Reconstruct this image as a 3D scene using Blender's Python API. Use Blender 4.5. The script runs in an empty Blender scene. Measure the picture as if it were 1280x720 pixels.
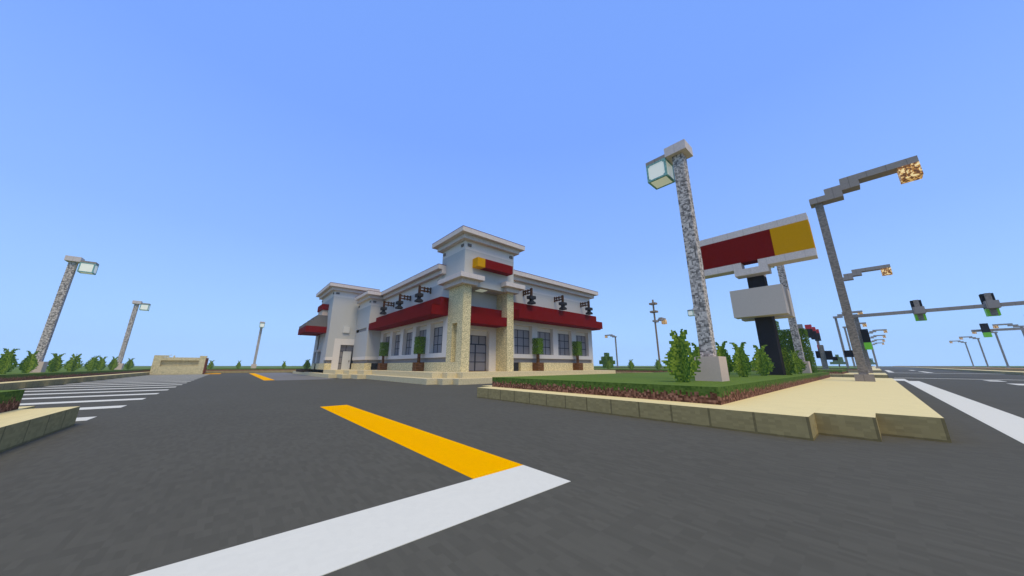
import bpy, math, random
from mathutils import Vector
random.seed(7)
S = bpy.context.scene
C = S.collection

# ------------------------------------------------------------------ materials
class NT:
    def __init__(s, name, rough=0.9, spec=0.15):
        s.m = bpy.data.materials.new(name); s.m.use_nodes = True
        s.n = s.m.node_tree.nodes; s.l = s.m.node_tree.links
        s.b = s.n['Principled BSDF']
        s.b.inputs['Roughness'].default_value = rough
        s.b.inputs['Specular IOR Level'].default_value = spec
        tc = s.n.new('ShaderNodeTexCoord')
        s.pos = s.vec('ADD', tc.outputs['Object'], (0.0031, 0.0037, 0.0043))
        g = s.n.new('ShaderNodeNewGeometry')
        # object-space normal
        s.nrm = tc.outputs['Normal']
    def sock(s, inp, v):
        if isinstance(v, (int, float, tuple, list)): inp.default_value = v
        else: s.l.new(v, inp)
    def vec(s, op, a, b=None, scale=None):
        n = s.n.new('ShaderNodeVectorMath'); n.operation = op
        s.sock(n.inputs[0], a)
        if b is not None: s.sock(n.inputs[1], b)
        if scale is not None: n.inputs['Scale'].default_value = scale
        return n.outputs['Vector']
    def math(s, op, a, b=0.0, c=None):
        n = s.n.new('ShaderNodeMath'); n.operation = op
        s.sock(n.inputs[0], a); s.sock(n.inputs[1], b)
        if c is not None: s.sock(n.inputs[2], c)
        return n.outputs[0]
    def sep(s, v):
        n = s.n.new('ShaderNodeSeparateXYZ'); s.l.new(v, n.inputs[0]); return n.outputs
    def comb(s, x, y, z):
        n = s.n.new('ShaderNodeCombineXYZ')
        for i, v in enumerate((x, y, z)): s.sock(n.inputs[i], v)
        return n.outputs[0]
    def noise_px(s, scale=16, stretch=(1, 1, 1), seed=0.0):
        v = s.vec('MULTIPLY', s.pos, tuple(scale * k for k in stretch))
        v = s.vec('FLOOR', v)
        n = s.n.new('ShaderNodeTexWhiteNoise'); n.noise_dimensions = '4D'
        s.l.new(v, n.inputs['Vector']); n.inputs['W'].default_value = seed
        return n.outputs['Value']
    def noise_soft(s, scale=1.0, detail=3, seed=0):
        n = s.n.new('ShaderNodeTexNoise'); n.noise_dimensions = '4D'
        s.l.new(s.pos, n.inputs['Vector']); n.inputs['W'].default_value = seed
        n.inputs['Scale'].default_value = scale; n.inputs['Detail'].default_value = detail
        return n.outputs[0]
    def noise_q(s, nscale=4.0, seed=0.0, grid=16, detail=0, stretch=(1, 1, 1)):
        v = s.vec('MULTIPLY', s.vec('FLOOR', s.vec('MULTIPLY', s.pos, (grid,) * 3)), tuple(k / grid for k in stretch))
        n = s.n.new('ShaderNodeTexNoise'); n.noise_dimensions = '4D'
        s.l.new(v, n.inputs['Vector']); n.inputs['W'].default_value = seed
        n.inputs['Scale'].default_value = nscale; n.inputs['Detail'].default_value = detail
        return n.outputs[0]
    def ramp(s, f, stops, interp='LINEAR'):
        n = s.n.new('ShaderNodeValToRGB'); n.color_ramp.interpolation = interp
        e = n.color_ramp.elements
        while len(e) < len(stops): e.new(0.5)
        for k, (p, c) in enumerate(stops): e[k].position = p; e[k].color = (*c, 1)
        s.sock(n.inputs[0], f); return n.outputs[0]
    def mix(s, f, a, b, mode='MIX'):
        n = s.n.new('ShaderNodeMix'); n.data_type = 'RGBA'; n.blend_type = mode
        s.sock(n.inputs[0], f)
        for i, v in ((6, a), (7, b)):
            s.sock(n.inputs[i], (*v, 1) if isinstance(v, tuple) else v)
        return n.outputs[2]
    def blockuv(s):
        """u along the face, v up (fractions of a block), and side flag"""
        p = s.sep(s.pos); nn = s.sep(s.nrm)
        ax = s.math('GREATER_THAN', s.math('ABSOLUTE', nn[0]), 0.5)
        side = s.math('LESS_THAN', s.math('ABSOLUTE', nn[2]), 0.5)
        fx = s.math('FRACT', p[0]); fy = s.math('FRACT', p[1])
        u = s.math('ADD', s.math('MULTIPLY', ax, fy), s.math('MULTIPLY', s.math('SUBTRACT', 1.0, ax), fx))
        return u, s.math('FRACT', p[2]), side, fx, fy
    def out(s, col, rough=None):
        s.sock(s.b.inputs['Base Color'], (*col, 1) if isinstance(col, tuple) else col)
        return s.m

def tint(c, k): return tuple(min(1, v * k) for v in c)
def m_px(name, c, var=0.12, scale=16, rough=0.95, spec=0.04, stretch=(1, 1, 1), big=0.0, seed=0.0):
    t = NT(name, rough, spec)
    f = t.noise_px(scale, stretch, seed)
    col = t.ramp(f, [(0, tint(c, 1 - var)), (1, tint(c, 1 + var))])
    if big:
        g = t.noise_soft(0.35, 3, seed + 3)
        col = t.mix(1.0, col, t.ramp(g, [(0.3, (1 - big,) * 3), (0.7, (1 + big * .4,) * 3)]), 'MULTIPLY')
    return t.out(col)
def m_blocks(name, c, var=0.1, edge=0.8, line=0.07, scale=16, stretch=(1, 1, 1), topc=None, seed=0.0, bottomline=True):
    """masonry laid in one metre blocks: a darker joint at the edges of every side face"""
    t = NT(name, 0.9, 0.1)
    f = t.noise_px(scale, stretch, seed)
    col = t.ramp(f, [(0, tint(c, 1 - var)), (1, tint(c, 1 + var))])
    u, v, side, fx, fy = t.blockuv()
    l1 = t.math('LESS_THAN', u, line)
    if bottomline:
        l2 = t.math('LESS_THAN', v, line * .9)
        l1 = t.math('MAXIMUM', l1, l2)
    l1 = t.math('MULTIPLY', l1, side)
    col = t.mix(t.math('MULTIPLY', l1, 1 - edge), col, tint(c, 0.25))
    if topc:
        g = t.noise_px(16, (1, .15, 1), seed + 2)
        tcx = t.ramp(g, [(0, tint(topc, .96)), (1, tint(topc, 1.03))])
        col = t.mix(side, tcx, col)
    return t.out(col)

def m_grass():
    t = NT('grass_block', 0.95, 0.05)
    u, v, side, fx, fy = t.blockuv()
    f = t.noise_px(16, (1, 1, 1), 1.0)
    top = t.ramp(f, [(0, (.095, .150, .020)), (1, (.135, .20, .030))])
    f2 = t.noise_px(16, (1, 1, 1), 2.0)
    dirt = t.ramp(f2, [(0, (.07, .03, .016)), (.4, (.12, .055, .032)), (.8, (.24, .115, .07)), (1, (.34, .18, .115))])
    f3 = t.noise_px(16, (1, 1, 0), 3.0)
    lim = t.math('SUBTRACT', 0.87, t.math('MULTIPLY', f3, 0.18))
    isg = t.math('GREATER_THAN', v, lim)
    isg = t.math('MAXIMUM', isg, t.math('LESS_THAN', v, 0.02))
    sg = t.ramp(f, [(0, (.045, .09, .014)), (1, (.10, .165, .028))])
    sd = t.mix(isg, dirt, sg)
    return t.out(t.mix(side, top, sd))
def m_leaf(name, a, b):
    t = NT(name, 0.85, 0.1)
    f = t.noise_px(16, (1, 1, 1), 5.0)
    col = t.ramp(f, [(0, a), (1, b)])
    # a little light comes through leaves
    tr = t.n.new('ShaderNodeBsdfTranslucent'); t.l.new(col, tr.inputs[0])
    mx = t.n.new('ShaderNodeMixShader'); mx.inputs[0].default_value = .25
    o = t.n['Material Output']; t.sock(t.b.inputs['Base Color'], col)
    t.l.new(t.b.outputs[0], mx.inputs[1]); t.l.new(tr.outputs[0], mx.inputs[2]); t.l.new(mx.outputs[0], o.inputs[0])
    return t.m
def m_birchlike(name):      # mottled pale stone of the parking lamps
    t = NT(name, 0.9, 0.1)
    f = t.noise_q(9.0, 4.0); g = t.noise_px(16, (1, 1, 1), 6.0)
    h = t.math('ADD', t.math('MULTIPLY', f, .8), t.math('MULTIPLY', g, .2))
    return t.out(t.ramp(h, [(.34, (.15, .13, .11)), (.42, (.28, .25, .21)), (.52, (.44, .385, .32)), (.62, (.68, .60, .50))]))
def m_cobble(name, c):
    t = NT(name, 0.9, 0.1)
    f = t.noise_q(4.5, 4.0, stretch=(1, 1, 2)); g = t.noise_px(16, (1, 1, 1), 6.0)
    h = t.math('ADD', t.math('MULTIPLY', f, .8), t.math('MULTIPLY', g, .2))
    return t.out(t.ramp(h, [(.34, tint(c, .72)), (.5, c), (.66, tint(c, 1.25))]))
def m_emit(name, c, base, st):
    t = NT(name, 0.5, 0.3)
    t.b.inputs['Emission Color'].default_value = (*c, 1); t.b.inputs['Emission Strength'].default_value = st
    return t.out(base)
def m_glow():
    t = NT('glowing_lamp_block', 0.6, 0.3)
    f = t.noise_q(6.5, 4.0); g = t.noise_px(16, (1, 1, 1), 6.0)
    h = t.math('ADD', t.math('MULTIPLY', f, .88), t.math('MULTIPLY', g, .12))
    col = t.ramp(h, [(.38, (.12, .045, .010)), (.48, (.32, .13, .02)), (.54, (.62, .28, .05)), (.62, (1, .74, .32))])
    t.l.new(col, t.b.inputs['Emission Color']); t.b.inputs['Emission Strength'].default_value = .5
    return t.out(col)
def m_pane():
    t = NT('grey_window_pane', 0.35, 0.3)
    t.b.inputs['Base Color'].default_value = (.40, .37, .355, 1)
    tr = t.n.new('ShaderNodeBsdfTransparent'); tr.inputs[0].default_value = (.75, .78, .85, 1)
    mx = t.n.new('ShaderNodeMixShader'); mx.inputs[0].default_value = .36
    t.l.new(t.b.outputs[0], mx.inputs[1]); t.l.new(tr.outputs[0], mx.inputs[2])
    t.l.new(mx.outputs[0], t.n['Material Output'].inputs[0])
    return t.m

M = {}
M['asphalt'] = m_px('asphalt', (.100, .093, .067), .075, 16, .95, .06, (1, .35, 1), big=.05)
M['lane'] = m_px('pale_lane', (.19, .18, .155), .06, 16, .9, .1)
M['white_line'] = m_px('white_paint', (.72, .68, .52), .015, 16, .8, .2)
M['yellow_line'] = m_px('yellow_paint', (.93, .42, 0), .015, 16, .95, 0.0)
M['kerb'] = m_blocks('smooth_sandstone', (.37, .285, .115), .12, .45, .055, 16, (.5, .5, 1), topc=(.79, .64, .285), seed=3)  # side colour holds painted shade, darker than the sandstone of the top
M['sand'] = m_blocks('sandstone', (.69, .575, .30), .36, .78, .05, 16, seed=5)
M['sandplain'] = m_px('sandstone_plain', (.64, .535, .30), .10, 16)
M['grass'] = m_grass()
M['bark'] = m_px('sandy_soil', (.36, .235, .10), .35)
M['boxgrey'] = m_px('light_box_grey', (.53, .46, .38), .02)
M['doorwhite'] = m_px('white_door', (.60, .585, .53), .02)
M['darkwood'] = m_px('bracket_wood', (.075, .034, .012), .3)
M['soil'] = m_px('dark_soil', (.07, .04, .022), .25)
M['concrete'] = m_px('pale_grey_concrete', (.50, .487, .435), .025, 16, .85, .15)
M['quartz'] = m_blocks('off_white_quartz', (.70, .64, .555), .03, .90, .035, 16, seed=9, bottomline=False)
M['quartzp'] = m_px('off_white_stone', (.67, .51, .385), .02, 16)
M['slab'] = m_blocks('pale_pink_stone', (.65, .565, .49), .07, .82, .045, 16, seed=12, bottomline=False)
M['red'] = m_px('red_wool', (.18, .005, .003), .08, 16)
M['darkred'] = m_px('dark_red_carpet', (.14, .008, .006), .08, 16)
M['yellow'] = m_px('yellow_concrete', (.60, .29, 0), .02, 16)
M['slate'] = m_px('dark_slate', (.17, .155, .135), .14, 16)
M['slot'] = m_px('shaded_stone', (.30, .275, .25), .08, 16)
M['black'] = m_px('black_concrete', (.004, .004, .004), .08, 16, 1, 0)
M['navy'] = m_px('charcoal_concrete', (.032, .030, .030), .06, 16, 1, 0)
M['lime'] = m_emit('lit_green_lens', (.10, .42, .01), (.13, .40, .01), .25)
M['redlens'] = m_emit('lit_red_lens', (.45, .0, .0), (.26, .003, .002), .2)
M['wood'] = m_px('dark_wood', (.15, .066, .022), .45, 16, .9, .1, (.2, .2, 1))
M['door'] = m_px('brown_door', (.24, .07, .022), .2, 16)
M['pale_wood'] = m_px('pale_wood', (.30, .20, .11), .15)
M['iron'] = m_px('dark_iron', (.032, .031, .032), .12, 16, .9, .05)
M['stone'] = m_blocks('grey_stone', (.32, .275, .225), .07, .6, .05, 16, seed=14, bottomline=False)
M['cobble'] = m_cobble('grey_cobble', (.255, .22, .175))
M['diorite'] = m_birchlike('mottled_white_stone')
M['lantern'] = m_emit('lantern_glass', (.80, .90, .72), (.84, .80, .66), .22)
M['teal'] = m_px('teal_edge', (.22, .42, .36), .25)
M['glow'] = m_glow()
M['pane'] = m_pane()
M['muntin'] = m_px('dark_glazing_bar', (.05, .052, .06), .1)
M['leafd'] = m_leaf('dark_leaves', (.03, .08, .004), (.20, .33, .022))
M['leaf'] = m_leaf('green_leaves', (.015, .055, .003), (.26, .42, .035))
M['fern'] = m_leaf('fern_leaves', (.16, .24, .018), (.34, .43, .05))
M['fernd'] = m_leaf('fern_leaves_dark', (.055, .125, .012), (.13, .22, .03))
M['floor'] = m_px('grey_floor', (.30, .29, .27), .05)
M['blue'] = m_px('blue_seat', (.08, .14, .30), .1)

# ------------------------------------------------------------------ mesh helpers
class MB:
    def __init__(s): s.v = []; s.f = []; s.mi = []
    def box(s, x0, x1, y0, y1, z0, z1, mi=0):
        b = len(s.v)
        s.v += [(x0, y0, z0), (x1, y0, z0), (x1, y1, z0), (x0, y1, z0), (x0, y0, z1), (x1, y0, z1), (x1, y1, z1), (x0, y1, z1)]
        for q in ((0, 3, 2, 1), (4, 5, 6, 7), (0, 1, 5, 4), (1, 2, 6, 5), (2, 3, 7, 6), (3, 0, 4, 7)):
            s.f.append(tuple(b + i for i in q)); s.mi.append(mi)
        return s
    def quad(s, pts, mi=0):
        b = len(s.v); s.v += list(pts); s.f.append(tuple(range(b, b + len(pts)))); s.mi.append(mi); return s
    def mesh(s, name, mats, off=(0, 0, 0)):
        me = bpy.data.meshes.new(name)
        me.from_pydata([(a - off[0], b - off[1], c - off[2]) for a, b, c in s.v], [], s.f)
        for m in mats: me.materials.append(m)
        if len(mats) > 1:
            for p, k in zip(me.polygons, s.mi): p.material_index = k
        me.update(); return me
def tag(o, label=None, cat=None, group=None, kind=None):
    if label: o['label'] = label
    if cat: o['category'] = cat
    if group: o['group'] = group
    if kind: o['kind'] = kind
    return o
def obj(name, mb, mats, parent=None, loc=(0, 0, 0)):
    """mesh written in world coordinates, origin moved to its parent's (or its own) base"""
    mats = mats if isinstance(mats, (list, tuple)) else [mats]
    if parent is not None:
        r = parent
        off = Vector((0, 0, 0))
        while r is not None: off += Vector(r.location); r = r.parent
        o = bpy.data.objects.new(name, mb.mesh(name, mats, off)); o.parent = parent
    else:
        o = bpy.data.objects.new(name, mb.mesh(name, mats, loc)); o.location = loc
    C.objects.link(o); return o
def thing(name, label, cat, loc, group=None):
    o = bpy.data.objects.new(name, None); C.objects.link(o); o.location = loc; o.empty_display_size = .3
    return tag(o, label, cat, group)
def struct(name, mb, m):
    return tag(obj(name, mb, m), kind='structure')
def children(o): return list(o.children)
def copy_tree(o, parent=None):
    c = o.copy(); C.objects.link(c); c.parent = parent
    for ch in children(o): copy_tree(ch, c)
    return c
def B(*a): return MB().box(*a)

# ------------------------------------------------------------------ ground, roads, kerbs
FAR = 1600
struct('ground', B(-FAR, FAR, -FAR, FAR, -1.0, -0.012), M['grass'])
mb = MB(); mb.box(-160, 900, -41, -4, -.5, 0); mb.box(75, 120, -4, 400, -.5, 0)
struct('road', mb, M['asphalt'])
mb = MB(); mb.box(-15, 50, -4, 93, -.5, 0); mb.box(50, 58, -4, 12, -.5, 0)
struct('car_park', mb, M['asphalt'])
struct('drive_through_lane', B(.02, 6, 42, 92.9, -.2, .001), M['lane'])

def kerb(name, boxes): 
    mb = MB()
    for b in boxes: mb.box(*b)
    return struct(name, mb, M['kerb'])
# island with the pylon sign: stepped corner, front pavement
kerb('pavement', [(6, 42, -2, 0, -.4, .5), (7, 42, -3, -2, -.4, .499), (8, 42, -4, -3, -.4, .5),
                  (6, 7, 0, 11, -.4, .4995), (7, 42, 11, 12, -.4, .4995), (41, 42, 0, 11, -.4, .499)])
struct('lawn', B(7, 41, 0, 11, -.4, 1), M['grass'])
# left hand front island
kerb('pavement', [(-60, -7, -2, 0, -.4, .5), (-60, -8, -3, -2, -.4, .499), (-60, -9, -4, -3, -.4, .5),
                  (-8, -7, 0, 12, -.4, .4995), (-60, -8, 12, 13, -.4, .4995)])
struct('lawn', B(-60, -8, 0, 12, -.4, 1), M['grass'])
# left boundary
kerb('kerb', [(-16, -15, 13, 94, -.4, .5)])
struct('lawn', B(-FAR, -16, 13.01, FAR, -.4, 1), M['grass'])
# back boundary
kerb('kerb', [(-15, 51, 93, 94, -.4, .5)])
struct('lawn', B(-16, 75, 94, FAR, -.4, 1), M['grass'])
# right boundary and the block next door
kerb('kerb', [(50, 51, 12, 93, -.4, .5)])
struct('lawn', B(51, 74, 12, 94, -.4, 1), M['grass'])
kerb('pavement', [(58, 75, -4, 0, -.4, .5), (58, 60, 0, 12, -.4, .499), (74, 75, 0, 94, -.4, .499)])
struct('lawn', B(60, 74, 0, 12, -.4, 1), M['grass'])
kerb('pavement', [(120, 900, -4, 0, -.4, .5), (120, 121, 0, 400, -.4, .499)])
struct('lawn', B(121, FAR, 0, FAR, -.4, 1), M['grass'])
# central reservation and the other side of the road
kerb('central_reservation', [(100, 900, -30, -20, -.3, .5)])
kerb('central_reservation', [(-100, 74, -30, -20, -.3, .45)])
struct('planting_strip', B(102, 890, -29, -23, -.3, 1.0), M['bark'])
struct('planting_strip', B(-99, 73, -29, -21, -.3, 1.0), M['bark'])
kerb('pavement', [(-160, 900, -44, -41, -.4, .5)])
struct('lawn', B(-FAR, FAR, -FAR, -44, -.4, 1), M['grass'])

# painted markings, 4 mm sheets
def mark(name, boxes, m):
    mb = MB()
    for x0, x1, y0, y1 in boxes: mb.box(x0, x1, y0, y1, -.05, .005)
    return struct(name, mb, m)
mark('stop_line', [(-6.98, 0, 0, 1)], M['white_line'])
mark('centre_line', [(-1, 0, 1, 12)], M['yellow_line'])
mark('centre_line', [(-1, 0, 43, 88)], M['yellow_line'])
mark('loading_marking', [(-8, -5.5, 84, 92)], M['yellow_line'])
mark('parking_bay_lines', [(-15, -7, y, y + 1) for y in range(13, 83, 4)], M['white_line'])
mark('parking_bay_lines', [(45.5, 50, y, y + 1) for y in range(13, 92, 5)], M['white_line'])
mark('edge_line', [(4, 52, -6, -5), (52, 60, -5.3, -4.3), (120, 178, -6, -5)], M['white_line'])
mark('lane_dashes', [(46.8, 50.8, -12, -11), (57, 61, -12, -11), (34, 38, -12, -11), (120, 147, -12, -11), (170, 190, -12, -11)], M['white_line'])
mark('stop_line', [(64.6, 65.6, -19.5, -4.6)], M['white_line'])
mark('stop_line', [(112, 114, -40, -5)], M['white_line'])

# restaurant terrace: two steps
mb = MB()
for k, b in enumerate([(11, 39, 21, 80), (10, 11, 22, 80), (9, 10, 23, 80), (8, 9, 40, 80), (7, 8, 43, 80), (6, 7, 46, 80)]):
    mb.box(*b, -.4, .5)
struct('lower_step', mb, M['sandplain'])
mb = MB()
for k, b in enumerate([(12, 38, 22, 66), (11, 12, 23, 66), (10, 11, 24, 66), (9, 10, 41, 66), (8, 9, 44, 66), (7, 8, 47, 66)]):
    mb.box(*b, .4, 1)
struct('upper_step', mb, M['sandplain'])

# ------------------------------------------------------------------ restaurant
R = thing('restaurant_building', 'white corner restaurant with a square tower, red awnings and sandstone pillars', 'restaurant', (13, 24, 1))
Q, K = M['quartz'], M['concrete']
G = .5   # window recess
# --- front (faces the street, plane y = 25) and side (plane x = 13)
base = MB()
base.box(22, 37, 25, 26, 1, 2); base.box(13, 14, 27, 48, 1, 2)
base.box(11, 12, 48, 49, 1, 2); base.box(11, 12, 49, 55, 1, 2)
base.box(7, 8, 55, 66, .5, 2); base.box(36, 37, 26, 62, 1, 2)
obj('base_course', base, M['sand'], R)
slot = MB()
slot.box(20, 36.7, 25.3, 26, 2, 2.5); slot.box(13.3, 14, 27, 48, 2, 2.5)
slot.box(11.3, 13.4, 48.3, 49, 2, 2.5); slot.box(11.3, 12, 49, 55, 2, 2.5); slot.box(7.3, 8, 55.3, 56, 2, 2.5)
slot.box(11.15, 12, 49, 53.6, 7, 7.5)
slot.box(7.7, 8, 59, 65, 2, 4)  # not a band: dark backing added behind the rear wing window to dim it
obj('recessed_band', slot, M['slot'], R)
sq = MB()        # off-white stone: sills, piers, lintels, top course
sq.box(20, 37, 25, 26, 2.5, 3); sq.box(36.7, 37, 25, 26, 2, 2.5)
sq.box(13, 14, 27, 48, 2.5, 3)
for x in (20, 24, 28, 32, 36): sq.box(x, x + 1, 25, 26, 3, 6.5)
for y in (27, 31, 35, 39, 43, 47): sq.box(13, 14, y, y + 1, 3, 6.5)
sq.box(20, 37, 25, 26, 6.5, 7.6); sq.box(13, 14, 27, 48, 6.5, 7.6)
for x in (21, 25, 29, 33): sq.box(x, x + 3, 25.5, 26, 6, 6.5)
for y in (28, 32, 36, 40, 44): sq.box(13.5, 14, y, y + 3, 6, 6.5)
sq.box(20, 37, 25, 26, 11, 12); sq.box(13, 14, 29, 48, 11, 12)
sq.box(11, 14, 48, 49, 2.5, 3); sq.box(11, 12, 49, 55, 2.5, 3)
sq.box(11, 14, 48, 49, 11, 12); sq.box(11, 12, 49, 55, 11, 12); sq.box(11, 11.5, 53.6, 54.4, 7, 7.5)
sq.box(7, 12, 55, 56, 13, 14); sq.box(7, 8, 56, 65, 13, 14); sq.box(7, 8, 55, 56, 2.5, 3)
sq.box(8, 9, 55, 56, 1, 5); sq.box(8, 11.4, 55, 56, 5, 6)
sq.box(13, 20, 24, 29, 14, 15)
sq.box(18, 19, 26, 27, 1, 8); sq.box(14, 15, 26, 27, 1, 8); sq.box(15, 18, 26, 26.5, 5.6, 8); sq.box(15, 18, 26.5, 27, 5, 8)
obj('stone_trim', sq, Q, R)
wc = MB()        # grey-white concrete
wc.box(20, 37, 25, 26, 7.6, 11); wc.box(13, 14, 29, 48, 7.6, 11); wc.box(13, 14, 27, 29, 7.6, 10)
wc.box(11, 14, 48, 49, 3, 11); wc.box(11, 12, 49, 55, 3, 7); wc.box(11, 12, 53.6, 55, 7, 7.5) 
wc.box(11, 12, 49, 55, 7.5, 11)
wc.box(7, 8, 55, 56, 3, 13); wc.box(8, 14, 55, 56, 6, 13); wc.box(11.4, 14, 55, 56, 1, 6)
wc.box(7, 8, 56, 59, 2, 13); wc.box(7, 8, 59, 65, 4, 13)
wc.box(13, 20, 24, 29, 10.004, 14)
wc.box(14, 19, 26, 27, 8, 10)
wc.box(36, 37, 26, 62, 2, 12); wc.box(7, 37, 62, 63, .5, 12); wc.box(7, 8, 65, 65.9, 2, 13)
obj('wall', wc, K, R)
rf = MB(); rf.box(14, 37, 29, 62, 11.6, 12.2); rf.box(20, 36.9, 25.9, 29, 11.6, 12.2); rf.box(12, 14, 49, 62, 11.6, 12.2); rf.box(8, 14, 56, 65, 13.5, 14.2); rf.box(13.2, 19.8, 24.2, 28.8, 14.8, 15.4)
obj('roof', rf, M['slate'], R)
fl = MB(); fl.box(14, 36, 27, 62, .9, 1.01)
obj('dining_floor', fl, M['floor'], R)
pt = MB(); pt.box(14.1, 35.9, 40, 40.3, 1, 11)
obj('inner_wall', pt, M['slot'], R)
for nm, mt, bx in (('bench', 'red', [(16, 17, 30, 33, 1, 2.6), (16, 17, 36, 39, 1, 2.6), (22, 24, 31, 32, 1, 2.6), (15, 18, 29.8, 30, 4.4, 5.0)]),
                   ('bench', 'blue', [(26, 29, 28.5, 29.5, 1, 2.4), (31, 34, 28.5, 29.5, 1, 2.4), (23, 24, 29, 30, 1, 4.6)])):
    for b in bx: obj(nm, B(*b), M[mt], R)
# windows
def window(parent, axis, a, b, plane, z0, z1, inward):
    """pane with glazing bars; axis 'x': lies in plane y; axis 'y': lies in plane x"""
    t = .04; w = parent
    pane = MB(); bars = MB()
    def bx(mb, u0, u1, d0, d1, zz0, zz1):
        if axis == 'x': mb.box(u0, u1, plane + d0, plane + d1, zz0, zz1)
        else: mb.box(plane + d0, plane + d1, u0, u1, zz0, zz1)
    bx(bars, a, a + .06, -t, t, z0, z1); bx(bars, b - .06, b, -t, t, z0, z1)
    bx(bars, a + .06, b - .06, -t, t, z0, z0 + .06); bx(bars, a + .06, b - .06, -t, t, z1 - .06, z1)
    k = a + 1
    while k < b - .4:
        bx(bars, k - .045, k + .045, -t, t, z0 + .06, z1 - .06); k += 1
    k = z0 + 1
    while k < z1 - .4:
        bx(bars, a + .06, b - .06, -t * .8, t * .8, k - .045, k + .045); k += 1
    bx(pane, a + .03, b - .03, -.012, .012, z0 + .03, z1 - .03)
    wn = obj('window', bars, M['muntin'], w)
    obj('pane', pane, M['pane'], wn)
for x in (21, 25, 29, 33): window(R, 'x', x, x + 3, 25.56, 3, 6, 1)
for y in (28, 32, 36, 40, 44): window(R, 'y', y, y + 3, 13.56, 3, 6, 1)
window(R, 'y', 59, 65, 7.5, 2, 4, 1)
obj('window_ledge', B(6.86, 7, 59.6, 62, 4, 4.35), M['quartzp'], R)
# porch entrance
window(R, 'x', 15, 18, 26.72, 4, 5, 1)
for x0 in (15, 16.5):
    d = MB(); d.box(x0, x0 + .07, 26.6, 26.7, 1, 4); d.box(x0 + 1.43, x0 + 1.5, 26.6, 26.7, 1, 4)
    for z in (1, 2, 3, 3.93): d.box(x0 + .07, x0 + 1.43, 26.6, 26.7, z, z + .07)
    dd = obj('entrance_door', d, M['muntin'], R)
    obj('pane', B(x0 + .07, x0 + 1.43, 26.64, 26.66, 1.07, 3.93), M['pane'], dd)
obj('inner_post', B(16.0, 16.35, 28.6, 29, 1.01, 4.6), M['sand'], R)
obj('door_mat', B(15, 18, 26.2, 26.58, 1.0, 1.06), M['wood'], R)
obj('inner_beam', B(15, 18.5, 28, 28.4, 4.45, 5.0), M['darkred'], R)
obj('soffit_light', B(15.6, 16.6, 24.7, 25.7, 9.93, 10.0), M['lantern'], R)
# staff entrance on the rear wing
window(R, 'x', 9, 11.4, 55.6, 4, 5, 1)
window(R, 'x', 9, 9.6, 55.62, 1, 4, 1)
dd = obj('staff_door', B(9.6, 10.9, 55.5, 55.62, 1, 3.98), M['doorwhite'], R)
obj('handle', B(10.6, 10.7, 55.42, 55.5, 2.2, 2.5), M['slate'], dd)
tag(dd, 'plain off-white service door')
obj('wall_lamp_box', B(9, 10, 54.75, 55, 7, 8), M['doorwhite'], R)
# dark service hatches beside the base course
obj('service_hatch', B(21, 22, 25.35, 26, 1, 2), M['iron'], R)
obj('service_hatch', B(12, 13, 48.35, 49, 1, 2), M['iron'], R)
# cornices: lower tier overhangs half a metre, upper tier a metre, thin red edge on top
def cornice(boxes_low, boxes_up, z):
    a = MB()
    for x0, x1, y0, y1 in boxes_low: a.box(x0, x1, y0, y1, z, z + .5)
    for x0, x1, y0, y1 in boxes_up: a.box(x0, x1, y0, y1, z + .5, z + 1)
    o = obj('cornice', a, M['slab'], R)
    r = MB()
    for x0, x1, y0, y1 in boxes_up: r.box(x0 - .004, x1 + .004, y0 - .004, y1 + .004, z + 1.0, z + 1.0625)
    obj('edge_strip', r, M['darkred'], o)
cornice([(20, 37.5, 24.5, 26), (36, 37.5, 26, 62)], [(20, 38, 24, 26), (36, 38, 26, 62)], 12)
cornice([(12.5, 14, 28, 48)], [(12, 14, 28, 48)], 12)
cornice([(10.5, 14, 47.5, 49), (10.5, 12, 49, 54.5)], [(10, 14, 47, 49), (10, 12, 49, 54)], 12)
cornice([(6.5, 14, 54.5, 56), (6.5, 8, 56, 65.5)], [(6, 14, 54, 56), (6, 8, 56, 66)], 14)
cornice([(12.5, 20.5, 23.5, 29.5)], [(12, 21, 23, 30)], 15)
# pillars
p = MB(); p.box(13, 14, 24, 25, 1, 10); p.box(13, 14, 26, 27, 1, 10); p.box(13, 14, 25, 26, 6, 10); p.box(13, 14, 25, 26, 1, 2); p.box(13.5, 14, 25, 26, 2, 6)
obj('pillar', p, M['sand'], R)
p = MB(); p.box(19, 20, 24, 27, 1, 10)
obj('pillar', p, M['sand'], R)
obj('capital', B(12.5, 14.5, 23.5, 27.5, 9.996, 10.5).box(12, 15, 23, 28, 10.5, 11), M['slab'], R)
obj('capital', B(18.5, 20.5, 23.5, 27.5, 9.996, 10.5).box(18, 21, 23, 28, 10.5, 11), M['slab'], R)
# awnings
obj('awning', B(20.02, 37, 24, 25, 7, 9).box(20.01, 37, 23, 24, 7, 8).box(37, 38, 24, 60, 7, 8), M['red'], R)
obj('awning', B(12, 13, 27, 48, 7, 9).box(11, 12, 27, 48, 7, 8), M['red'], R)
obj('awning', B(14, 19, 25, 26, 6, 8).box(14, 19, 24.02, 25, 6, 7), M['red'], R)
# drive-through canopy on the rear wing
obj('window_canopy', B(4, 7, 57, 65, 7, 8), M['red'], R)
c_ = MB()
for k in range(4): c_.box(4 + .5 * k + .02, 7, 57 + .25 * k + .02, 65 - .25 * k, 8 + .5 * k, 8.5 + .5 * k)
obj('canopy_roof', c_, M['slate'], R)
obj('upper_awning', B(6, 7, 58, 62, 11, 12), M['red'], R)
obj('awning_ledge', B(6.2, 7, 58.2, 62, 10, 11), M['quartzp'], R)
# sign box on the tower
obj('sign_panel', B(15, 19, 23, 24, 12, 13), M['red'], R)
obj('sign_panel', B(14, 15, 23, 24, 12, 13), M['yellow'], R)
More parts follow.
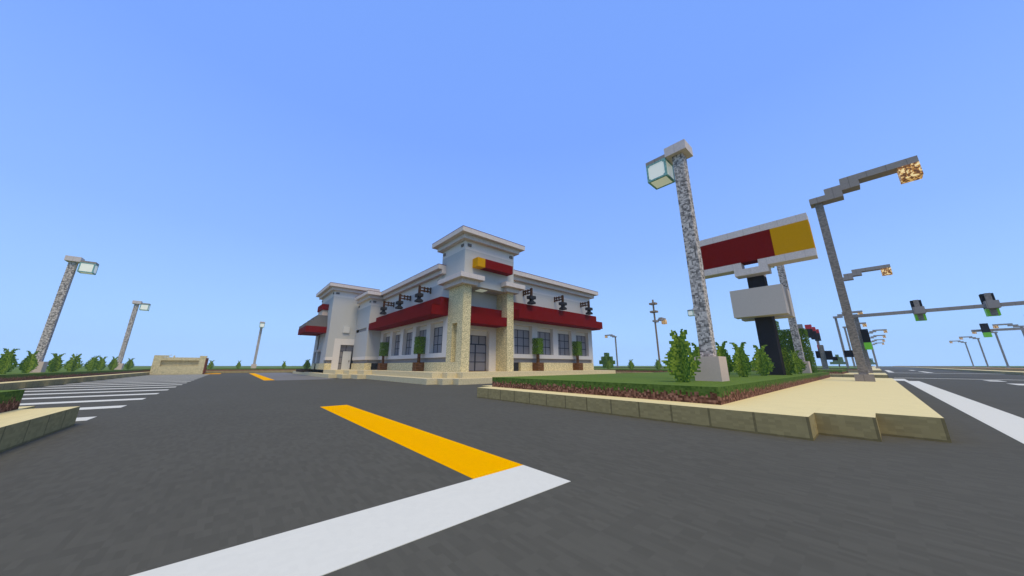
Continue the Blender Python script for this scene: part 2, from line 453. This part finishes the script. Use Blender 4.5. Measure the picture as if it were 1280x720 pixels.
# small dark wall buttons near the corners
bt = [(13.3, 13.75, 23.9, 24, 14.35, 14.65), (19.3, 19.75, 23.9, 24, 14.35, 14.65), (12.9, 13, 24.3, 24.75, 14.35, 14.65), (12.9, 13, 28.3, 28.75, 14.35, 14.65),
      (11.25, 11.7, 47.9, 48, 11.4, 11.7), (10.9, 11, 48.25, 48.7, 11.4, 11.7), (10.9, 11, 54.2, 54.6, 11.4, 11.7),
      (7.25, 7.75, 54.9, 55, 13.4, 13.7), (6.9, 7, 55.25, 55.75, 13.4, 13.7), (6.9, 7, 64.2, 64.7, 13.4, 13.7), (12.9, 13, 29.4, 29.8, 11.3, 11.6)]
for b in bt: obj('wall_button', B(*b), M['slate'], R)

# hanging wall lamps (anvil-shaped) on brackets
def wall_lamp(x, y, side, label):
    t = thing('wall_lamp', label, 'wall lamp', (x, y, 9), 'hanging wall lamps above the awnings')
    b = MB()
    b.box(x - .375, x + .375, y - .375, y + .375, 9, 9.25); b.box(x - .25, x + .25, y - .3, y + .3, 9.25, 9.36)
    b.box(x - .15, x + .15, y - .22, y + .22, 9.36, 9.62)
    if side == 'y': b.box(x - .5, x + .5, y - .32, y + .32, 9.62, 10)
    else: b.box(x - .32, x + .32, y - .5, y + .5, 9.62, 10)
    obj('lamp_body', b, M['iron'], t)
    obj('post', B(x - .12, x + .12, y - .12, y + .12, 10, 11), M['darkwood'], t)
    g = MB(); w = .06
    def bx(a0, a1, z0, z1, w_=w):
        if side == 'y': g.box(x - w_, x + w_, y + a0, y + a1, z0, z1)
        else: g.box(x + a0, x + a1, y - w_, y + w_, z0, z1)
    bx(.12, 1.5, 10.72, 10.88, .05); bx(.12, 1.5, 10.36, 10.52, .05)
    for a in (.55, .98): bx(a, a + .14, 10.3, 10.96, .07)
    bx(1.36, 1.5, 10.24, 11.0, .075)
    obj('bracket', g, M['darkwood'], t)
for x, l in ((22.5, 'nearest the tower, above the street-side red awning'), (28.5, 'second from the tower, middle of the street-side trio'), (34.5, 'at the far right end of the street-side red awning')):
    wall_lamp(x, 23.5, 'y', 'dark bracket lamp, ' + l)
for y, l in ((31.5, 'nearest the tower on the long side wall'), (37.5, 'in the middle of the long side wall trio'), (43.5, 'by the rear wing on the long side wall')):
    wall_lamp(11.5, y, 'x', 'dark bracket lamp, ' + l)

# ------------------------------------------------------------------ leaf masses made of pixel-sized leaf faces
def leafmass(mb, cells, res, keep, o=(0, 0, 0), size=1.0, inner=False, mi=0, rnd=random):
    cs = set(cells); s = size / res
    for (i, j, k) in cells:
        for dx, dy, dz in ((1, 0, 0), (-1, 0, 0), (0, 1, 0), (0, -1, 0), (0, 0, 1), (0, 0, -1)):
            nb = (i + dx, j + dy, k + dz) in cs
            if nb and (not inner or dx + dy + dz < 0): continue
            bx, by, bz = o[0] + i * size, o[1] + j * size, o[2] + k * size
            for a in range(res):
                for b in range(res):
                    if rnd.random() > keep: continue
                    e = rnd.uniform(-.03, .012)
                    if dx:
                        X = bx + (size if dx > 0 else 0) + e * dx
                        y0, z0 = by + a * s, bz + b * s
                        q = [(X, y0, z0), (X, y0 + s, z0), (X, y0 + s, z0 + s), (X, y0, z0 + s)]
                    elif dy:
                        Y = by + (size if dy > 0 else 0) + e * dy
                        x0, z0 = bx + a * s, bz + b * s
                        q = [(x0, Y, z0), (x0, Y, z0 + s), (x0 + s, Y, z0 + s), (x0 + s, Y, z0)]
                    else:
                        Z = bz + (size if dz > 0 else 0) + e * dz
                        x0, y0 = bx + a * s, by + b * s
                        q = [(x0, y0, Z), (x0 + s, y0, Z), (x0 + s, y0 + s, Z), (x0, y0 + s, Z)]
                    mb.quad(q, mi)
# topiary planters
TP = None
for (x, y, l) in ((24, 24, 'at the street windows, nearest the entrance'), (32, 24, 'at the street windows, nearest the right corner'),
                  (12, 32, 'on the side wall, nearest the tower'), (12, 44, 'on the side wall, nearest the rear wing')):
    lab = 'clipped topiary in a wooden planter ' + l
    if TP is None:
        TP = t = thing('topiary_planter', lab, 'planter', (x, y, 1), 'topiary planters against the restaurant')
        bb = MB(); bb.box(x, x + 1, y, y + 1, 1, 1.93)
        for z in (1.93,): bb.box(x, x + 1, y, y + .1, z, 2.0).box(x, x + 1, y + .9, y + 1, z, 2).box(x, x + .1, y + .1, y + .9, z, 2).box(x + .9, x + 1, y + .1, y + .9, z, 2)
        for z in (1.28, 1.6): bb.box(x - .015, x + 1.015, y - .015, y + 1.015, z, z + .09)
        obj('box', bb, M['wood'], t)
        obj('trunk', B(x + .36, x + .64, y + .36, y + .64, 1.93, 3.1), M['wood'], t)
        lm = MB(); leafmass(lm, [(0, 0, 0), (0, 0, 1)], 16, .68, (x, y, 3), inner=True)
        leafmass(lm, [(0, 0, 0)], 12, .7, (x + .14, y + .14, 3.14), .72)
        leafmass(lm, [(0, 0, 0)], 12, .7, (x + .14, y + .14, 4.14), .72)
        obj('leaves', lm, M['leaf'], t)
    else:
        c = copy_tree(TP); c.location = (x, y, 1); c['label'] = lab

# ferns: crossed planes of leaf squares with serrated outline
def fern_mesh(seed, h=1.95, w=.68):
    rnd = random.Random(seed); mb = MB(); s = 1 / 16
    n = int(h / s)
    for pl in range(2):
        ca, sa = (math.cos(math.pi / 4), math.sin(math.pi / 4)) if pl == 0 else (math.cos(-math.pi / 4), math.sin(-math.pi / 4))
        grid = {}
        for k in range(n):
            f = k / n
            pts = ((0, .26), (.12, .54), (.30, .76), (.45, .68), (.60, .50), (.75, .38), (1, .3))
            half = .3
            for (a0, h0), (a1, h1) in zip(pts, pts[1:]):
                if a0 <= f <= a1: half = h0 + (h1 - h0) * (f - a0) / (a1 - a0)
            ext = half * w / .74
            jag = [0, .07, .02, .08, .04, 0][k % 6] * (1 if f > .08 else .3)
            for i in range(-16, 17):
                x = i * s
                lim = ext - jag + (0.07 if (k + 2 * (i > 0)) % 4 == 0 else 0)
                if f >= .76:
                    q = (f - .76) / .24
                    c1 = .08 + q * .24; c2 = -.08 - q * .28
                    ok = (abs(x - c1) < .13 - q * .04) or (abs(x - c2) < .13 - q * .04) or (q < .35 and abs(x) < .16)
                    if q > .75: ok = ok or (abs(x - c1 - .1) < .1) or (abs(x - c2 + .1) < .1)
                else: ok = abs(x) < lim
                if ok and rnd.random() < (.985 if abs(x) < ext * .7 else .88): grid[(i, k)] = abs(x) / max(ext, .05)
        todo = [(0, 0)]; seen = set(todo)
        while todo:
            i, k = todo.pop()
            for q in ((i + 1, k), (i - 1, k), (i, k + 1), (i, k - 1)):
                if q in grid and q not in seen: seen.add(q); todo.append(q)
        for (i, k) in seen:
            if (i, k) not in grid: continue
            x0, x1 = (i - .5) * s, (i + .5) * s; z0, z1 = k * s, (k + 1) * s
            nx = ny = 0
            mi = 0 if rnd.random() < (.80 if grid[(i, k)] < .55 and (i + k) % 5 else .25) else 1
            mb.quad([(x0 * ca + nx, x0 * sa + ny, z0), (x1 * ca + nx, x1 * sa + ny, z0), (x1 * ca + nx, x1 * sa + ny, z1), (x0 * ca + nx, x0 * sa + ny, z1)], mi)
    return mb
FM = [fern_mesh(s, h, w).mesh('fern', [M['fern'], M['fernd']]) for s, h, w in ((1, 2.0, .70), (2, 1.95, .68), (3, 1.9, .66))]
def fern(x, y, z, k, label, group, rot=0, sc=1):
    o = bpy.data.objects.new('fern', FM[k]); C.objects.link(o); o.location = (x, y, z); o.rotation_euler.z = rot; o.scale = (sc, sc, sc)
    return tag(o, label, 'fern', group)
gi = 'ferns on the lawn around the pylon sign'
fern(9.45, 1.85, 1, 0, 'large bright green fern left of the nearest lamp base, closest to the kerb', gi, 0, 1.02)
fern(17.9, 2.75, 1, 1, 'green fern just right of the nearest lamp base', gi, .2, 1.05)
fern(18.0, 1.85, 1, 2, 'green fern in the gap between the nearest lamp base and the sign post', gi, .1, 1.03)
fern(21.6, 1.6, 1, 1, 'green fern right in front of the charcoal sign post', gi, 1.5)
fern(25.2, .95, 1, 0, 'pale green fern to the right of the charcoal sign post', gi, .1, 1.0)
fern(29.0, .9, 1, 2, 'pale green fern between the sign post and the second lamp base', gi, .6, .95)
fern(16.2, 3.4, 1, 1, 'green fern tucked directly behind the base of the nearest lamp', gi, .9, 1.0)
fern(21.5, 2.7, 1, 0, 'low green fern left of the charcoal sign post, behind the others', gi, .5, .9)
fern(32.0, 2.4, 1, 1, 'green fern right beside the second lamp base, under the leafy tree', gi, .2, 1.1)
gl = 'ferns in a row along the left lawn'
ll = ['at the far left edge of the picture', 'just left of the tall lamp on the left lawn', 'just right of the tall lamp on the left lawn', 'second to the right of the tall lamp on the left lawn',
      'left-hand one of the close pair mid-row on the left lawn', 'right-hand one of the close pair mid-row on the left lawn', 'just left of the second lamp on the left lawn', 'just right of the second lamp on the left lawn']
for k, (y, lab) in enumerate(zip((42.5, 46.4, 52, 57, 63.5, 67, 73, 83), ll)):
    fern(-17.5, y, 1, k % 3, 'small green fern ' + lab, gl, .3 * k, .98)
gb = 'small ferns along the far edges of the car park'
for x, y, lab in ((-7.6, 94.8, 'beside the sandstone enclosure'), (-2.9, 94.8, 'left of the thin lamp on the back lawn'), (5.7, 94.8, 'right of the thin lamp on the back lawn'),
                  (52.4, 27.3, 'alone left of the utility pole'), (52.4, 22.2, 'at the foot of the wooden utility pole'), (52.6, 32.2, 'in front of the small stepped tree')):
    fern(x, y, 1, 2, 'tiny fern ' + lab, gb, 1.1 * x, .95)

# planting bed at the rear wing, with two shrubs
struct('planting_bed', B(6, 8, 66.2, 76, .45, 1), M['soil'])
fern(6.4, 67.0, 1, 0, 'bright green bush at the left end of the soil bed by the rear wing', None, .4, .85)
fern(6.9, 69.6, 1, 1, 'leafy bush in the soil bed, right against the rear wing wall', None, 1.1, .95)

# ------------------------------------------------------------------ trees
def tree(name, cells, org, res, keep, mat, label, group=None, trunk=None, inner=True, size=1.0):
    t = thing(name, label, 'tree', (org[0], org[1], org[2]), group)
    lm = MB(); leafmass(lm, cells, res, keep, org, size, inner)
    obj('crown', lm, mat, t)
    if trunk:
        obj('trunk', B(*trunk), M['wood'], t)
    return t
cells = [(i, j, k) for i in range(3) for j in range(3) for k in range(4) if not (i == 2 and k == 3 and j != 1) and not (k == 0 and j == 2) and not (i == 2 and j == 0 and k == 2)]
cells += [(0, 2, 4), (1, 2, 4)]
tree('leafy_tree', cells, (35.2, .55, 1.0), 16, .70, M['leafd'], 'dense dark green block-shaped tree behind the second lamp base on the island', trunk=(36.4, 36.9, 1.7, 2.2, .9, 2.5))
cells = [(i, j, 1) for i in range(-1, 2) for j in range(-1, 2)] + [(0, 0, 2), (1, 0, 2), (-1, 0, 2), (0, 1, 2), (0, -1, 2), (0, 0, 3), (0, 0, 0), (0, -1, 0), (-1, 0, 0)]
tree('stepped_tree', cells, (70.5, 43.6, 1.0), 8, .92, M['leafd'], 'small stepped dark green tree standing right of the restaurant corner', trunk=(70.7, 71.3, 43.8, 44.4, .9, 2))
def far_tree(x, y, sc, lab):
    cells = [(i, j, 1) for i in range(-2, 3) for j in range(-2, 3)] + [(i, j, 2) for i in range(-2, 2) for j in range(-1, 2)] + [(0, j, 3) for j in range(-1, 2)] + [(-1, 0, 3), (0, 0, 4)]
    tree('far_tree', cells, (x, y, 1), 4, .9, M['leafd'], lab, 'hazy trees at the far end of the road', trunk=(x + .3 * sc, x + .7 * sc, y + .3 * sc, y + .7 * sc, .9, 1 + sc * 1.2), size=sc)
far_tree(262, 10.2, 1.4, 'pale hazy stepped tree between the low signal poles and the street lamps')
far_tree(330, -1.2, 1.4, 'faintest hazy tree, just right of the big lamp post')

# ------------------------------------------------------------------ parking lamps (white mottled pole, teal-edged lantern)
def cube_lantern(t, x, y, z, nm='lantern'):
    e = .09
    core = obj(nm, B(x + .015, x + .985, y + .015, y + .985, z + .015, z + .985), M['lantern'], t)
    f = MB()
    for a in (0, 1 - e):
        for b in (0, 1 - e):
            f.box(x, x + 1, y + a, y + a + e, z + b, z + b + e)
            f.box(x + a, x + a + e, y + e, y + 1 - e, z + b, z + b + e)
            f.box(x + a, x + a + e, y + b, y + b + e, z + e, z + 1 - e)
    # clipped corners
    g = .07
    for X in (x, x + 1):
        for cy_, sy in ((y + e, 1), (y + 1 - e, -1)):
            for cz_, sz in ((z + e, 1), (z + 1 - e, -1)):
                xx = (X, X + .016) if X == x else (X - .016, X)
                f.box(xx[0], xx[1], min(cy_, cy_ + sy * g), max(cy_, cy_ + sy * g), min(cz_, cz_ + sz * g), max(cz_, cz_ + sz * g))
    obj('frame', f, M['teal'], core)
def parking_lamp(x, y, d, label, ztop=12):
    t = thing('parking_lamp', label, 'lamp post', (x + .5, y + .5, 1), 'tall car park lamps with teal lanterns')
    obj('base', B(x, x + 1, y, y + 1, .98, 2), M['quartzp'], t)
    obj('pole', B(x + .25, x + .75, y + .25, y + .75, 2, ztop), M['diorite'], t)
    obj('cap', B(x, x + 1, y, y + 1, ztop, ztop + .5), M['slab'], t)
    lx, ly = x + d[0], y + d[1]
    cube_lantern(t, lx, ly, ztop - 1)
    obj('lantern_lid', B(lx, lx + 1, ly, ly + 1, ztop, ztop + .19), M['stone'], t)
parking_lamp(11, 1, (0, 1), 'tall lamp post nearest the camera, mottled white stone with a pale cube lantern')
parking_lamp(33.6, .62, (0, 1), 'lamp post behind the pylon sign on the island, its lantern hidden')
parking_lamp(61, 17.2, (0, 1), 'distant lamp post seen just left of the nearest mottled pole')
parking_lamp(-18.45, 49.1, (1, 0), 'tall leaning-looking lamp post at the left, nearest on the left lawn')
parking_lamp(-18.6, 79.1, (1, 0), 'second, smaller lamp post on the left lawn beside the sandstone enclosure')
parking_lamp(-.5, 98, (0, -1), 'thin distant lamp post alone in the middle of the back lawn')

# ------------------------------------------------------------------ street lamps (grey, stepped arm, glowing block)
def street_lamp(x, y, d, label, z0=.5, detail=True):
    t = thing('street_lamp', label, 'street lamp', (x, y, z0), 'grey street lamps with stepped arms')
    a, b = d
    def seg(mb, s0, s1, z0_, z1_, w=.5):
        if a: mb.box(min(x + a * s0, x + a * s1), max(x + a * s0, x + a * s1), y - w, y + w, z0_, z1_)
        else: mb.box(x - w, x + w, min(y + b * s0, y + b * s1), max(y + b * s0, y + b * s1), z0_, z1_)
    obj('base', B(x - .5, x + .5, y - .5, y + .5, z0, z0 + .5), M['stone'], t)
    obj('pole', B(x - .25, x + .25, y - .25, y + .25, z0 + .5, 15), M['cobble'], t)
    m_ = MB(); seg(m_, -.5, 1.5, 15, 15.5); seg(m_, .5, 2.5, 15.5, 16, .497); seg(m_, 1.5, 5.5, 16, 16.5, .5)
    obj('arm', m_, M['stone'], t)
    g = MB(); seg(g, 4.5, 5.5, 15, 16)
    obj('lamp_block', g, M['glow'], t)
    return t
street_lamp(31.5, -2.5, (0, -1), 'big grey street lamp on the sandstone pavement, nearest and tallest of the row')
street_lamp(68.4, -1.9, (0, -1), 'grey street lamp directly behind the big one, its arm crossing beside it')
street_lamp(125, 2.0, (0, -1), 'grey street lamp left of the big pole, the left one of the pair')
street_lamp(161.5, 1.8, (0, -1), 'grey street lamp left of the big pole, the right one of the pair')
street_lamp(199.3, -3.5, (0, -1), 'distant street lamp right of the big pole, uppermost of the stacked arms')
street_lamp(236, -3.6, (0, -1), 'distant street lamp right of the big pole, second of the stacked arms')
street_lamp(275.6, -3.8, (0, -1), 'faint street lamp right of the big pole, third of the stacked arms')
street_lamp(315, -4.0, (0, -1), 'faintest street lamp right of the big pole, lowest of the stacked arms')
street_lamp(172, -41, (0, 1), 'street lamp cut off by the right edge, only its glowing block showing')
street_lamp(205, -40.1, (0, 1), 'street lamp at the right edge across the road, arm above the signal mast')
street_lamp(234.4, -39, (0, 1), 'street lamp across the road passing behind the hanging green signal')
street_lamp(282.2, -40.6, (0, 1), 'hazy street lamp across the road, third from the right edge')
street_lamp(325, -41.4, (0, 1), 'palest and farthest street lamp across the road')
street_lamp(133, 77.8, (0, 1), 'small distant street lamp right of the restaurant, beside the stepped tree', z0=1)
# wooden utility pole with a lamp
U = thing('utility_pole', 'thin wooden utility pole with two crossarms and a lamp, far behind the lawn', 'utility pole', (94, 40.4, 1))
obj('pole', B(93.8, 94.2, 40.2, 40.6, .9, 22.2), M['pale_wood'], U)
for z in (18.0, 20.6): obj('crossarm', B(93.2, 94.8, 39.4, 41.4, z, z + .55), M['pale_wood'], U)
obj('lamp_arm', B(93.3, 95.5, 39.9, 40.9, 15, 15.6).box(94.8, 96.6, 38.9, 39.9, 15.5, 16).box(95.5, 98.6, 38.9, 39.9, 15.95, 16.5), M['stone'], U)
obj('lamp_block', B(97.4, 98.7, 38.7, 39.9, 14.6, 15.95), M['glow'], U)

# ------------------------------------------------------------------ pylon sign
P = thing('pylon_sign', 'tall roadside sign with a dark red and yellow panel above a blank grey box', 'sign', (24.5, 1.5, 1))
obj('post', B(24, 25, 1, 2, .98, 8.02), M['navy'], P)
obj('sign_panel', B(23, 24, 0, 5, 9, 11), M['red'], P)
obj('sign_panel', B(23, 24, -2, 0, 9, 11), M['yellow'], P)
obj('border', B(23, 24, -2, 5, 11, 11.5), M['slab'], P)
obj('border', B(23, 24, 2, 5, 8.5, 9).box(23, 24, -2, 1, 8.5, 9), M['slab'], P)
obj('support_bracket', B(23, 24, 2, 2.5, 8.02, 8.5).box(23, 24, .5, 1, 8.02, 8.5).box(23.003, 25, 1, 2, 8.02, 8.5), M['slab'], P)
obj('light_box', B(23, 24, 0, 3, 5, 7), M['boxgrey'], P)
obj('light_box', B(25, 26, 0, 3, 5, 7), M['boxgrey'], P)

# ------------------------------------------------------------------ traffic signals
def head(t, x, y, z, d, lit, back=True):
    """black housing two high plus lit lens; d = camera-facing direction of the stone back"""
    hb = MB()
    if lit == 'green': hb.box(x, x + 1, y, y + 1, z + 1, z + 3); lens = B(x, x + 1, y, y + 1, z, z + 1)
    else: hb.box(x, x + 1, y, y + 1, z, z + 2); lens = B(x, x + 1, y, y + 1, z + 2, z + 3)
    h = obj('signal_head', hb, M['black'], t)
    obj('lens', lens, M['lime'] if lit == 'green' else M['redlens'], h)
    if back:
        obj('back_rib', B(x - .3, x, y + .25, y + .75, z, z + 3.02), M['cobble'], h)
T = thing('traffic_signal', 'long grey signal mast over the road with two backs of green-lit signals', 'traffic signal', (70.5, -2.5, .5))
obj('pole', B(70.25, 70.75, -2.75, -2.25, .5, 9.7), M['cobble'], T)
obj('arm', B(70, 70.5, -26, -2, 9.15, 9.6), M['stone'], T)
for y in (-9.4, -15.4):
    head(T, 71, y, 8.1, -1, 'green')
    obj('mounting_block', B(69.8, 71, y - .02, y + 1.02, 9, 10), M['stone'], T)
hd = MB(); hd.box(69, 70, -3.4, -2.6, 5.1, 7.15)
h = obj('signal_head', hd, M['black'], T); obj('lens', B(69, 70, -3.4, -2.6, 4.05, 5.1), M['lime'], h)
obj('crossing_signal', B(69.6, 70.2, -1.25, -.2, 2.95, 4.0), M['black'], T)
T = thing('traffic_signal', 'far signal mast at the right with one black head and green light facing the camera', 'traffic signal', (125, -21, .4))
obj('pole', B(124.8, 125.2, -41.2, -40.8, .4, 10), M['cobble'], T)
obj('arm', B(125, 125.5, -41, -19.6, 9.3, 9.8), M['stone'], T)
hd = MB(); hd.box(124, 125, -21.9, -20.9, 9.0, 11.05)
h = obj('signal_head', hd, M['black'], T); obj('lens', B(124, 125, -21.9, -20.9, 7.95, 9.0), M['lime'], h)
T = thing('traffic_signal', 'cross-street signal mast seen end-on with three red-topped black heads above the trees', 'traffic signal', (114.5, 6.5, .5))
obj('pole', B(114.25, 114.75, 5.8, 6.3, .4, 9.6), M['cobble'], T)
obj('arm', B(93.5, 114.7, 6.2, 6.6, 9.1, 9.6), M['stone'], T)
for x in (96, 103.2, 110.6):
    hb = MB(); hb.box(x, x + 1.2, 5.1, 6.2, 8, 10)
    h = obj('signal_head', hb, M['black'], T); obj('lens', B(x, x + 1.2, 5.1, 6.2, 10, 11), M['redlens'], h)
obj('back_rib', B(93.6, 94.6, 6.4, 7.4, 8.2, 11), M['cobble'], T)
hb = MB(); hb.box(113.2, 114.2, 5.3, 6.3, 4.2, 6)
h = obj('signal_head', hb, M['black'], T); obj('lens', B(113.2, 114.2, 5.3, 6.3, 6, 7), M['redlens'], h)
T = thing('crossing_signal_post', 'short thick grey post with black crossing signal boxes on both sides', 'signal post', (72.5, 2.5, 1))
obj('post', B(72.2, 72.8, 2.2, 2.8, .98, 5.1), M['cobble'], T)
obj('signal_box', B(72, 73, 2.85, 3.35, 2.9, 4.1), M['black'], T)
obj('signal_box', B(72, 73, 1.35, 2.15, 2.6, 4.1).box(72, 73, .85, 1.35, 2.5, 3.1), M['black'], T)

# ------------------------------------------------------------------ bin enclosure
E_ = thing('bin_enclosure', 'low sandstone bin enclosure with a sunken front panel and brown side door', 'enclosure', (-11.5, 84, 0))
w = MB()
w.box(-15, -8.12, 84, 85, 0, 1.5); w.box(-15, -14, 84, 85, 1.5, 3.2); w.box(-9, -8.12, 84, 85, 1.5, 3.2); w.box(-14, -9, 84, 85, 2.6, 3.15); w.box(-14, -9, 84.6, 85, 1.5, 2.6)
w.box(-15, -13.2, 84.02, 85, 3.2, 3.5); w.box(-9, -8, 84.02, 85, 3.15, 3.5); w.box(-15, -14, 85, 91, 0, 3.2); w.box(-14, -8, 90.5, 91, 0, 3.2); w.box(-9, -8.12, 85, 90.5, 2.95, 3.1)
obj('wall', w, M['sand'], E_)
d_ = MB(); d_.box(-8.12, -8, 84.06, 91, .05, 3.1)
d_.box(-8, -7.96, 84.1, 91, 1.5, 1.62)
dd = obj('side_door', d_, M['door'], E_)
obj('finial', B(-12.6, -12.4, 84.3, 84.5, 3.15, 3.5).box(-13.05, -12.9, 84.3, 84.5, 3.5, 3.65), M['sandplain'], E_)

# ------------------------------------------------------------------ haze
hz = obj('haze', B(-330, 430, -330, 430, -2.2, 24), M['asphalt']); hz.data.materials.clear()
hm = bpy.data.materials.new('haze_air'); hm.use_nodes = True
n = hm.node_tree.nodes; n.remove(n['Principled BSDF'])
v = n.new('ShaderNodeVolumePrincipled'); v.inputs['Color'].default_value = (.85, .96, 1, 1); v.inputs['Density'].default_value = .0006
v.inputs['Anisotropy'].default_value = .0
hm.node_tree.links.new(v.outputs[0], n['Material Output'].inputs['Volume'])
hz.data.materials.append(hm); tag(hz, kind='stuff')

# ------------------------------------------------------------------ light and sky
sd = Vector((-.17, -.47, .87)).normalized()        # towards the sun
W = bpy.data.worlds.new('World'); S.world = W; W.use_nodes = True
nt = W.node_tree; bg = nt.nodes['Background']
sky = nt.nodes.new('ShaderNodeTexSky'); sky.sky_type = 'NISHITA'; sky.sun_disc = False
sky.sun_elevation = math.asin(sd.z); sky.sun_rotation = math.atan2(sd.x, sd.y)
sky.air_density = 1.0; sky.dust_density = .3; sky.ozone_density = 2.0
tc = nt.nodes.new('ShaderNodeTexCoord'); sp = nt.nodes.new('ShaderNodeSeparateXYZ'); nt.links.new(tc.outputs['Generated'], sp.inputs[0])
rp = nt.nodes.new('ShaderNodeValToRGB'); e = rp.color_ramp.elements
stops = [(0.0, (.43, .72, 1.18)), (.10, (.40, .675, 1.14)), (.32, (.29, .52, 1.07)), (.62, (.212, .41, 1.05)), (1, (.19, .38, 1.0))]
while len(e) < len(stops): e.new(.5)
for k, (p_, c_) in enumerate(stops): e[k].position = p_; e[k].color = (*c_, 1)
nt.links.new(sp.outputs[2], rp.inputs[0])
sc_ = nt.nodes.new('ShaderNodeMix'); sc_.data_type = 'RGBA'; sc_.blend_type = 'MIX'; sc_.inputs[0].default_value = .96
gain = nt.nodes.new('ShaderNodeVectorMath'); gain.operation = 'SCALE'; gain.inputs['Scale'].default_value = 1 / .12
nt.links.new(rp.outputs[0], gain.inputs[0])
nt.links.new(sky.outputs[0], sc_.inputs[6]); nt.links.new(gain.outputs[0], sc_.inputs[7])
nt.links.new(sc_.outputs[2], bg.inputs[0]); bg.inputs[1].default_value = .12

sun = bpy.data.lights.new('sun', 'SUN'); sun.energy = 2.6; sun.color = (1, .86, .60); sun.angle = math.radians(28)
so = bpy.data.objects.new('sun', sun); C.objects.link(so); so.rotation_euler = sd.to_track_quat('Z', 'Y').to_euler(); so.location = (0, 0, 40)

# ------------------------------------------------------------------ camera
cam = bpy.data.cameras.new('camera'); co = bpy.data.objects.new('camera', cam); C.objects.link(co); S.camera = co
f_, pitch, yaw, cx, cy, cz, px = 386.828, .2460, .8481, -3.9271, -3.2173, 1.6203, 642.556
cam.sensor_width = 36; cam.sensor_fit = 'HORIZONTAL'; cam.lens = 36 * f_ / 1280; cam.shift_x = -(px - 640) / 1280
cam.clip_start = .05; cam.clip_end = 6000
co.location = (cx, cy, cz)
fw = Vector((math.cos(pitch) * math.cos(yaw), math.cos(pitch) * math.sin(yaw), math.sin(pitch)))
co.rotation_euler = fw.to_track_quat('-Z', 'Y').to_euler()
vs = S.view_settings; vs.view_transform = 'Standard'; vs.look = 'None'; vs.exposure = 0; vs.gamma = 1
